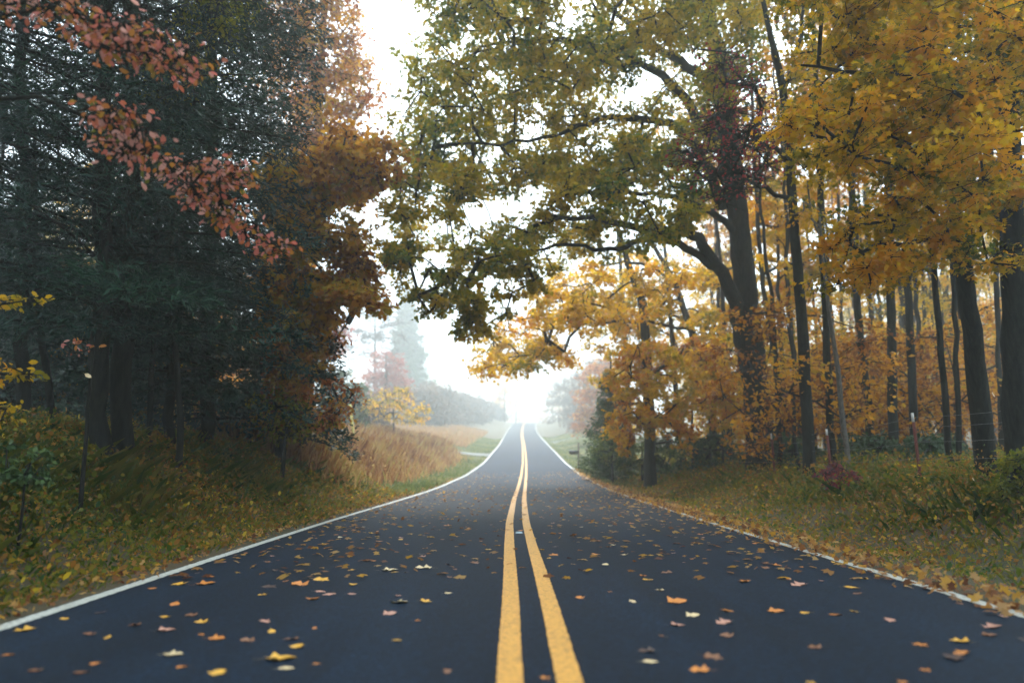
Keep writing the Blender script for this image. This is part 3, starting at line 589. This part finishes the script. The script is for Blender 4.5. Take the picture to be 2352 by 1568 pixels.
for (x, zc, hgt, wd, pal, lab) in [(838,62,5,48,'haze','grey green bush behind the leaning yellow post'),(790,50,5.5,45,'cedarlight','dark teal bush beside the russet tree in the field'),(1000,128,7.8,50,'haze','grey thicket tree next past the pale spruce'),(1035,142,7.2,42,'haze','grey thicket tree third along the foggy left tree line'),
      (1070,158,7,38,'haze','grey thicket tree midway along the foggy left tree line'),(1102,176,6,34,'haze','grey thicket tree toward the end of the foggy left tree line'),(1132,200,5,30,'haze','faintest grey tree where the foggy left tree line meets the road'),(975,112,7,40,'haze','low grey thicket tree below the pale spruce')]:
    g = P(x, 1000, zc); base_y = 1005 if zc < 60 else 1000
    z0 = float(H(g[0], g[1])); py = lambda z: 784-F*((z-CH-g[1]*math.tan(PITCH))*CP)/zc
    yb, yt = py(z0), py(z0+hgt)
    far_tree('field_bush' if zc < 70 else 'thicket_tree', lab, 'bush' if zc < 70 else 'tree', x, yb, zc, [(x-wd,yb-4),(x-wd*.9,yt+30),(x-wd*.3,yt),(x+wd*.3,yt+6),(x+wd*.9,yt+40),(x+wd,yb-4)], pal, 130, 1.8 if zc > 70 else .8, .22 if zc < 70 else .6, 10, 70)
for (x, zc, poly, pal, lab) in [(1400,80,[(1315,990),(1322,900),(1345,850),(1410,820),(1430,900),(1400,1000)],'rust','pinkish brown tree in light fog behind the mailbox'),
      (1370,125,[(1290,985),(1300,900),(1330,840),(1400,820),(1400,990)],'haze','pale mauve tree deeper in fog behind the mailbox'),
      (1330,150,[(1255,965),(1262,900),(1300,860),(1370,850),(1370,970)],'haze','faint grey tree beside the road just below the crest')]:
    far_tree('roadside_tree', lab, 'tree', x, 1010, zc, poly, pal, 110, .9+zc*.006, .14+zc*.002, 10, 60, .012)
# prototypes of the deep wood
def proto(name, label, pal, hgt, rad, z0, ncl, leaf, nl, tr=.16, base=.5):
    root = empty(name, (0, 0, 0)); tag(root, label, 'tree'); mb = MB()
    pts = [np.array([0, 0, -.3]), np.array([.1, .05, hgt*.3]), np.array([-.1, .1, hgt*.6]), np.array([.1, 0, hgt*.95])]
    q, r = resample(pts, [tr*1.2, tr, tr*.7, tr*.2]); tube(mb, q, r, 7, rough=.08); mb.build('trunk', M['bark'], root, True)
    cl = []
    while len(cl) < ncl:
        v = rng.uniform(-1, 1, 3)
        if (v**2).sum() > 1 or mn.noise(Vector(v*1.9+hgt)) < -.12: continue
        cl.append(np.array([v[0]*rad, v[1]*rad, z0+(hgt-z0)*(.5+.55*v[2])]))
    mb = MB(); A, B, ra, rb = grow(list(q[2:]), list(r[2:]), cl, .8); frusta(mb, A, B, ra, rb, 4, 0)
    fill(mb, cl, .85, nl, leaf, 'rhomb', base=base, thin=.006); mb.build('crown', [M['bark'], LM[pal]], root); return root
protos = [
 (proto('forest_tree','golden leaved tree deep in the right hand wood','yellow',15,3.2,4,45,.2,80), 'golden leaved tree deep in the right hand wood'),
 (proto('forest_tree','orange leaved tree deep in the right hand wood','orange',13,3,3,45,.2,80), 'orange leaved tree deep in the right hand wood'),
 (proto('forest_tree','olive leaved tree deep in the right hand wood','maplegold',16,3.2,6,45,.2,80), 'olive gold leaved tree deep in the right hand wood'),
 (proto('forest_sapling','low yellow understory tree deep in the right hand wood','maplegold',6,2.4,.8,36,.17,80,.06,.75), 'low golden understory tree in the right hand wood'),
 (proto('forest_sapling','shaded russet gold understory tree','rustgold',4.6,2.2,.3,44,.15,80,.05,.35), 'shaded russet gold understory tree deep in the right hand wood')]
protos.append((proto('forest_tree','slim dark bare trunk in the right hand wood','rustgold',17,2.2,12,14,.2,50,.075), 'slim dark straight trunk among many in the right hand wood'))
used = [False]*6
def place(i, X, Y, sc, side):
    pr, lab = protos[i]
    if side < 0: lab = lab.replace('right hand', 'left hand')
    grp = lab.replace('tree', 'trees')
    Z = float(H(X, Y))
    if not used[i]:
        used[i] = True; pr.location = (X, Y, Z); pr.rotation_euler = (0, 0, random.uniform(0, 6)); pr.scale = (sc,)*3; pr['label'] = lab; pr['group'] = grp; return
    copy_tree(pr, (X, Y, Z), random.uniform(0, 6), sc, lab, grp)
rnd = random.Random(3)
pts = []
def spot(px0, px1, z0, z1, md):
    for _ in range(200):
        zc = z0+(z1-z0)*rnd.random()**.8; px = rnd.uniform(px0, px1); X = (px-1176)*zc/F; Y = zc
        if all((X-a)**2+(Y-b)**2 > md*md for a, b in pts) and abs(X-float(cx(Y))) > HP+4.5: pts.append((X, Y)); return X, Y
    return None
for i, n, z0, z1, a, b in ((0,9,30,75,1640,2352),(1,9,28,75,1560,2352),(2,6,26,60,1700,2352),(3,22,23,50,1620,2352),(4,9,19,40,1740,2352),(5,46,17,46,1640,2352)):
    for _ in range(n):
        s = spot(a, b, z0, z1, 1.4 if i == 5 else 2.1)
        if s: place(i, s[0], s[1], rnd.uniform(.8, 1.15), 1)
for i, n, z0, z1, a, b in ((2,4,26,50,0,560),(1,4,24,50,0,600),(4,16,17,45,0,560),(3,4,17,40,0,600)):
    for _ in range(n):
        s = spot(a, b, z0, z1, 2.4)
        if s: place(i, s[0], s[1], rnd.uniform(.8, 1.15), -1)
#@@CANOPY
# unseen trees added beside the camera so their crowns shade the near road
for k_, (X, Y, r_, lab) in enumerate([(-8.,-1.,.3,'unseen tall tree added on the left bank beside the viewer to shade the near road'),(8.5,1.5,.3,'unseen tall tree added on the right beside the viewer to shade the near road')]):
    g = float(H(X, Y)); off = np.array([X, Y, g-.2]); root = empty('added_shade_tree', tuple(off)); tag(root, lab, 'tree')
    q, r = resample([off, off+[.2, .3, 5], off+[0, 0, 10], off+[-.05*X, 0, 15]], [r_*1.3, r_, r_*.8, r_*.3]); mb = MB(); tube(mb, q, r, 10, rough=.1); mb.build('trunk', M['bark'], root, True, off)
    cl = []
    y0, y1 = (-6, 22) if Y > -5 else (-22, -6)
    while len(cl) < (330 if Y > -5 else 170):
        x = random.uniform(-1, 13)*(1 if X > 0 else -1); y = random.uniform(y0, y1); z = max(6.5, 3.6+.86*y)+random.random()**1.5*5
        if mn.noise(Vector((x*.3, y*.3, z*.3+X))) > -.25: cl.append(np.array([x, y, z]))
    mb = MB(); A, B, ra, rb = grow(list(q[4:]), list(r[4:]), cl, .9); frusta(mb, A, B, ra, rb, 4, 0)
    fill(mb, cl, 1.05, 90, .26, 'rhomb', thin=.008); mb.build('crown', [M['bark'], LM['oak']], root, off=off)
# faint woods beyond the crest of the road
for k_ in range(80):
    zc = rnd.uniform(190, 360); X = rnd.uniform(-50, 65) if k_ > 34 else rnd.uniform(-12, 30)
    if abs(X-float(cx(zc))) < 3.5 and zc < 240: continue
    place(k_ % 3, X, zc, rnd.uniform(.8, 1.2), 1)
    for o_ in C.objects[-3:]:
        if 'category' in o_.keys(): o_['label'] = 'faint tree in thick fog beyond the crest of the road'; o_['group'] = 'faint trees beyond the crest'
#@@OBJECTS
# ------------------------------------------------------------------ fence
fr = empty('wire_fence', (7.4, 12.5, float(H(7.4, 12.5)))); tag(fr, 'wire fence on rusty steel posts with white tips along the right wood edge', 'fence')
off = np.array(fr.location)
tops = []
for (px, pyt, zc) in ((2095, 948, 12.7), (1898, 985, 16.1), (1771, 995, 19.3), (2520, 900, 9.2)):
    t = P(px, pyt, zc); g = float(H(t[0], t[1])); b_ = t.copy(); b_[2] = g-.2; b_[0] += .03
    mb = MB(); c = (b_+t)/2; tube(mb, [b_, t*.9+b_*.1], .022, 6); tube(mb, [b_+[.03, 0, 0], t*.9+b_*.1+[.03, 0, 0]], .009, 4)
    for k_ in range(9): box(mb, b_+(t-b_)*(.2+.08*k_)+[0, -.026, 0], (.02, .02, .02))
    po = mb.build('post', M['rust'], fr, off=off); mb = MB(); tube(mb, [t*.9+b_*.1, t], .023, 6); mb.build('post_tip', M['posttop'], po, off=off)
    tops.append((b_, t))
tops.sort(key=lambda q: q[0][1]); last = tops[-1]; b2, t2 = last[0]+[-.1, 5, .1], last[1]+[-.1, 5, .1]; tops.append((b2, t2))
for f_ in (.3, .5, .68, .84, .95):
    pl = []
    for (b0, t0), (b1, t1) in zip(tops[:-1], tops[1:]):
        for s in np.linspace(0, 1, 7)[:-1]:
            p_ = (b0+(t0-b0)*f_)*(1-s)+(b1+(t1-b1)*f_)*s; p_[2] -= .05*math.sin(math.pi*s); pl.append(p_)
    mb = MB(); tube(mb, pl, .0022, 4); mb.build('wire', M['wire'], fr, off=off)
# ------------------------------------------------------------------ mailbox
mp_ = P(1328, 1045, 44); g = float(H(mp_[0], mp_[1])); root = empty('mailbox', (mp_[0], mp_[1], g)); tag(root, 'dark roadside mailbox on a wooden post at the right edge of the fog', 'mailbox')
mb = MB(); tube(mb, [(0, 0, -.2), (.02, 0, 1.0), (.03, 0, 1.75)], [.07, .065, .05], 7); mb.build('post', M['wood'], root)
mb = MB(); box(mb, (-.2, 0, 1.0), (.62, .08, .06)); mb.build('arm', M['wood'], root)
mb = MB(); th = np.linspace(0, math.pi, 9); prof = [(-.10, 0)]+[(.10*-math.cos(a), .12+.10*math.sin(a)) for a in th]+[(.10, 0)]
n_ = len(prof); v = [(x_, y_, 1.04+z_) for x_ in (-.56, .02) for y_, z_ in prof]
mb.add(v, [n_, n_]+[4]*n_, list(range(n_))+list(range(n_, 2*n_))[::-1]+sum([[i, i+n_, (i+1) % n_+n_, (i+1) % n_] for i in range(n_)], [])); bx_ = mb.build('box', M['black'], root)
mb = MB(); box(mb, (-.575, 0, 1.13), (.02, .19, .2)); mb.build('door', M['black'], bx_)
mb = MB(); box(mb, (-.3, -.112, 1.2), (.02, .012, .14)); mb.build('flag', M['rust'], bx_)
# ------------------------------------------------------------------ leaning guard pole, reflector, culvert stones
a, b_ = P(804, 928, 33), P(824, 1006, 33); g = float(H(b_[0], b_[1])); b_[2] = g-.2
root = empty('guy_wire', tuple(b_)); tag(root, 'leaning yellow plastic guard over a guy wire in the dry grass', 'guy wire guard'); mb = MB(); tube(mb, [b_, a], [.075, .06], 8); mb.build('guard', M['guard'], root, off=b_)
mb = MB(); d_ = (a-b_); tube(mb, [a, a+d_*2.2], .012, 5); mb.build('cable', M['wire'], root, off=b_)
p = ground(1189, 1226); root = empty('road_stud', (float(cx(p[1])), p[1], .012)); tag(root, 'small pale reflective road stud between the double yellow lines', 'road stud')
mb = MB(); mb.add([(-.05,-.05,.004),(.05,-.05,.004),(.05,.05,.004),(-.05,.05,.004),(-.035,-.02,.02),(.035,-.02,.02),(.035,.02,.02),(-.035,.02,.02)], [4]*5, [4,5,6,7, 0,1,5,4, 1,2,6,5, 2,3,7,6, 3,0,4,7]); mb.build('body', M['reflector'], root)
for (px, py, zc, s, lab) in ((1005,1023,70,.9,'dark boulder in the grass beside the left gravel drive'),(1018,1027,69,.55,'smaller dark boulder just right of the dark one by the left drive')):
    p = P(px, py, zc); p[2] = float(H(p[0], p[1])); root = None
    bm_v = []; nph, nth = 8, 12
    for i in range(nph+1):
        for j in range(nth):
            ph = math.pi*i/nph; tt = 2*math.pi*j/nth; d = Vector((math.sin(ph)*math.cos(tt), math.sin(ph)*math.sin(tt), math.cos(ph)))
            r_ = s*(.8+.35*mn.noise(d*1.7+Vector((px, 0, 0)))); bm_v.append((d.x*r_*1.3, d.y*r_*.8, d.z*r_*.6+.15))
    lp = sum([[i*nth+j, (i+1)*nth+j, (i+1)*nth+(j+1) % nth, i*nth+(j+1) % nth] for i in range(nph) for j in range(nth)], [])
    mb = MB(); mb.add(bm_v, [4]*(nph*nth), lp); o = mb.build('boulder', M['rock'], None, True); o.location = tuple(p); tag(o, lab, 'boulder')
# ------------------------------------------------------------------ fallen leaves on the road
def leaf_mesh(kind, mat, curl):
    T = np.array(TPL[kind])[:, :2]; T[:, 0] -= .45; n = len(T)
    rib = np.array([(-.4, 0), (-.1, 0), (.2, 0), (.5, 0)])
    def zf(x, y): return curl*(1.1*y*y+.5*x*x*(1 if curl > .3 else .4))+.03*math.sin(9*x+5*y)+.03
    outer = [(x, y, zf(x, y)) for x, y in T]; inner = [(x*.45, y*.45, zf(x*.45, y*.45)-.02) for x, y in T]
    v = outer+inner+[(0, 0, .015)]; lp, sz = [], []
    for i in range(n):
        j = (i+1) % n; lp += [i, j, n+j, n+i]; sz.append(4); lp += [n+i, n+j, 2*n]; sz.append(3)
    v += [(-.45, -.012, .02), (-.45, .012, .02), (-.8, .006, .05), (-.8, -.006, .05)]; k0 = 2*n+1; lp += [k0, k0+1, k0+2, k0+3]; sz.append(4)
    return mesh_from('fallen_leaf', np.array(v), sz, lp, [mat], smooth_=True)
cols = dict(golden=(.62,.32,.03), orange=(.50,.17,.025), cream=(.62,.46,.26), brown=(.18,.07,.03), dark=(.05,.022,.018), pinkish=(.45,.22,.16))
def lm2(n, c):
    m, nt, b = new_mat('fallen_'+n); tc = nt.nodes.new('ShaderNodeTexCoord'); nn = noise_n(nt, 4, 4, tc.outputs['Object'])
    nt.links.new(ramp(nt, [tuple(x*.45 for x in c), c, tuple(min(1, x*1.2) for x in c)], nn), b.inputs['Base Color']); b.inputs['Roughness'].default_value = .5; return m
LV = {n: [leaf_mesh(k, lm2(n, c) if i == 0 else bpy.data.materials['fallen_'+n], cu) for i, (k, cu) in enumerate((('maple', .22), ('lobed', .34), ('oval', .15), ('maple', .5)))] for n, c in cols.items()}
special = [ # px, py, width px, colour, variant, label
 (640,1518,120,'golden',1,'largest golden oak leaf, long and curled, near the bottom left of the road'),(395,1507,60,'cream',1,'pale curled leaf left of the big golden oak leaf'),(655,1540,50,'cream',2,'pale leaf just below the big golden oak leaf'),
 (418,1535,36,'orange',2,'small orange leaf at the bottom left, left of the big golden leaf'),(726,1529,26,'orange',2,'small orange leaf just right of the big golden oak leaf'),(910,1475,36,'golden',2,'lone bright orange gold leaf midway between the lower left leaves and the yellow lines'),
 (978,1385,36,'golden',3,'upright golden leaf standing beside a pale leaf left of the yellow lines'),(915,1387,58,'cream',1,'long cream leaf just left of the upright golden leaf'),(893,1414,44,'pinkish',1,'pinkish curled leaf below the long cream leaf'),
 (1492,1525,50,'cream',2,'palest cream leaf on the lower right of the road near dark leaves'),(1488,1500,52,'dark',1,'dark curled leaf just above the palest cream leaf'),(2205,1475,52,'golden',3,'large golden leaf raised on edge at the lower right corner'),
 (2210,1503,50,'orange',1,'orange curled leaf just below the raised golden leaf'),(1640,1515,60,'brown',0,'large brown leaf in the cluster at the bottom right of the road'),(1610,1545,60,'orange',1,'orange leaf under the large brown leaf at the bottom right'),
 (1870,1490,46,'brown',0,'brown leaf alone on the lower right lane'),(1955,1350,46,'golden',2,'bright yellow leaf near the right edge line'),(1835,1345,50,'pinkish',1,'pinkish curled leaf left of the bright yellow one by the right edge line'),
 (1780,1407,50,'orange',1,'orange leaf left of two more in the right lane'),(1850,1410,32,'golden',2,'yellow leaf between two orange ones in the right lane'),(1918,1414,42,'orange',2,'orange leaf right of the yellow one in the right lane'),
 (1553,1386,80,'orange',1,'long orange oak leaf in the middle of the right lane'),(1590,1418,44,'cream',1,'cream leaf below the long orange oak leaf'),(1555,1440,48,'pinkish',1,'pinkish leaf left below the cream one in the right lane'),
 (1490,1334,38,'golden',2,'yellow leaf nearest the long orange oak leaf, above it'),(1370,1275,30,'orange',2,'orange leaf just right of the yellow lines'),(440,1415,40,'brown',1,'brown thin leaf near the left edge line'),
 (410,1342,48,'golden',0,'golden brown leaf standing near the left edge line'),(470,1342,56,'orange',1,'orange brown leaf right of the golden one by the left edge line'),(690,1345,80,'orange',1,'long orange brown oak leaf in the middle of the left lane'),
 (740,1334,50,'golden',0,'golden leaf touching the long brown oak leaf in the left lane'),(620,1350,44,'dark',0,'dark crumpled leaf left of the long brown oak leaf'),(975,1307,60,'cream',1,'pale stretched leaf beside a dark one above the cream leaf'),(893,1312,50,'cream',1,'pale leaf left of a small dark leaf in the left lane'),
 (934,1317,16,'dark',3,'small dark leaf between two pale leaves in the left lane'),(495,1470,50,'orange',1,'orange leaf up and right of the pale curled leaf at lower left'),(570,1475,46,'brown',1,'brown leaf between orange leaf and the lower left golden oak leaf'),(2270,1460,46,'brown',1,'brown leaf right of the raised golden leaf'),
 (205,1458,40,'brown',1,'small brown leaf alone at the far lower left of the road'),(20,1505,40,'orange',2,'orange leaf at the extreme lower left corner'),(80,1543,44,'brown',1,'brown leaf at the very bottom left corner')]
def put_leaf(x, y, s, col, var, lab, grp=None):
    o = bpy.data.objects.new('fallen_leaf', LV[col][var]); C.objects.link(o); z = float(rz(y))+.012-.0012*(x-float(cx(y)))**2
    o.location = (x, y, z); o.rotation_euler = (random.uniform(-.12, .12), random.uniform(-.12, .12), random.uniform(0, 6.28)); o.scale = (s,)*3; tag(o, lab, 'leaf', grp); return o
taken = []
for (px, py, w, col, var, lab) in special:
    p = ground(px, py); zc = p[1]*CP+(p[2]-CH)*SP
    o = put_leaf(p[0], p[1], min(.16, w*zc/F*.8), col, var, lab); taken.append((p[0], p[1])); o.rotation_euler[2] = random.choice([0, 3.14])+random.uniform(-.5, .5)
rn = random.Random(12); cnt = 0; names = list(cols); wts = [5, 5, 2.2, 4, 2, 2.6]
while cnt < 255:
    y = 1.75+11*rn.random()**1.25; u = rn.uniform(-3.1, 3.15)
    if rn.random() > (.5+.5*abs(u)/3.1)*(1.15 if u > 0 else .8): continue
    if abs(u) < .25 and rn.random() < .8: continue
    if u > 1 and rn.random() < .1: continue
    x = float(cx(y))+u
    if any((x-a)**2+(y-b)**2 < .02 for a, b in taken): continue
    taken.append((x, y)); col = rn.choices(names, wts)[0]; s = rn.choice([.05, .06, .07, .08, .09, .11])
    reg = 'left lane' if u < -.25 else ('right lane' if u > .25 else 'double yellow line'); sz = 'small' if s < .085 else 'medium'
    put_leaf(x, y, s, col, rn.choice([0, 0, 1, 1, 2, 2, 3]), f'{sz} {col} fallen leaf lying flat among others on the {reg} asphalt', f'{sz} {col} leaves scattered on the {reg}'); cnt += 1
mb = MB(); n_ = 3400; Y = 6+36*rng.random(n_)**1.1; U = rng.uniform(-3.1, 3.1, n_); ok = rng.random(n_) < (.35+.65*np.abs(U)/3.1)*np.where(Y > 26, .55, 1)
Y = Y[ok]; U = U[ok]; p = np.stack([cx(Y)+U, Y, rz(Y)+.018], 1); add_leaves(mb, p, .085, 'maple', rng.random(len(p)), 0, flat=5, hang=0, dirs=np.stack([rng.normal(size=len(p)), rng.normal(size=len(p)), rng.normal(size=len(p))*.12+.08], 1))
tag(mb.build('fallen_leaves', [LM['litter']]), 'many small fallen leaves scattered over the farther road surface', 'fallen leaves', kind='stuff')
for (px, py, zc, s, lab) in ((2281,906,7.5,.1,'pale leaf caught in mid fall before the right edge trunk'),(2235,1100,8.5,.07,'pale leaf caught on a weed stem below the near golden maple'),(201,862,7.6,.085,'round tan leaf held on a twig before the pine pair')):
    o = bpy.data.objects.new('pale_leaf', LV['cream'][2]); C.objects.link(o); o.location = tuple(P(px, py, zc)); o.rotation_euler = (1.2, .5, .6); o.scale = (s,)*3; tag(o, lab, 'leaf')
#@@LIGHT
# ------------------------------------------------------------------ fog, sky, light, camera
HAZE = .0037
mb = MB(); box(mb, (0, 260, 15), (420, 760, 62)); hz = mb.build('haze', bpy.data.materials.new('fog')); tag(hz, 'pale autumn fog thickening along the road', 'fog', kind='stuff')
m = hz.data.materials[0]; m.use_nodes = True; nt = m.node_tree; nt.nodes.clear()
o_ = nt.nodes.new('ShaderNodeOutputMaterial'); v_ = nt.nodes.new('ShaderNodeVolumePrincipled'); v_.inputs['Color'].default_value = (.79,.83,.84,1); v_.inputs['Density'].default_value = HAZE
v_.inputs['Anisotropy'].default_value = .6; nt.links.new(v_.outputs[0], o_.inputs['Volume'])
w = bpy.data.worlds.new('World'); bpy.context.scene.world = w; w.use_nodes = True; nt = w.node_tree; bg = nt.nodes['Background']
sky = nt.nodes.new('ShaderNodeTexSky'); sky.sky_type = 'NISHITA'; sky.sun_disc = False; sky.sun_elevation = R(52); sky.sun_rotation = R(4); sky.dust_density = 4; sky.air_density = 1
hs = nt.nodes.new('ShaderNodeHueSaturation'); hs.inputs['Saturation'].default_value = .22; nt.links.new(sky.outputs[0], hs.inputs['Color'])
mx = nt.nodes.new('ShaderNodeMixRGB'); mx.inputs[0].default_value = .8; mx.inputs[2].default_value = (8.0, 9.9, 10.9, 1); nt.links.new(hs.outputs[0], mx.inputs[1])
tc = nt.nodes.new('ShaderNodeTexCoord'); sx = nt.nodes.new('ShaderNodeSeparateXYZ'); nt.links.new(tc.outputs['Generated'], sx.inputs[0])   # an overcast sky is brightest overhead
ma = nt.nodes.new('ShaderNodeMath'); ma.operation = 'MULTIPLY_ADD'; ma.inputs[1].default_value = 1.25; ma.inputs[2].default_value = .18; ma.use_clamp = False; nt.links.new(sx.outputs[2], ma.inputs[0])
mu = nt.nodes.new('ShaderNodeMixRGB'); mu.blend_type = 'MULTIPLY'; mu.inputs[0].default_value = 1; nt.links.new(mx.outputs[0], mu.inputs[1]); nt.links.new(ma.outputs[0], mu.inputs[2])
nt.links.new(mu.outputs[0], bg.inputs[0]); bg.inputs[1].default_value = .14
sl = bpy.data.lights.new('sun', 'SUN'); sl.energy = 1.15; sl.angle = R(40); sl.color = (1, .93, .82); so = bpy.data.objects.new('sun', sl); C.objects.link(so); so.rotation_euler = (R(-38), 0, R(4))
cam = bpy.data.cameras.new('camera'); co = bpy.data.objects.new('camera', cam); C.objects.link(co); co.location = (0, 0, CH); co.rotation_euler = (math.pi/2+PITCH, 0, 0)
cam.lens = 24; cam.sensor_width = 36; cam.clip_end = 2000; cam.clip_start = .05
cam.dof.use_dof = True; cam.dof.focus_distance = 9; cam.dof.aperture_fstop = .72
sc = bpy.context.scene; sc.camera = co
sc.view_settings.view_transform = 'Standard'; sc.view_settings.look = 'None'; sc.view_settings.gamma = 1; sc.view_settings.exposure = 1.75
sc.cycles.max_bounces = 10; sc.cycles.volume_bounces = 4; sc.cycles.diffuse_bounces = 4; sc.cycles.transmission_bounces = 6; sc.cycles.use_denoising = True
sc.cycles.sample_clamp_indirect = 6
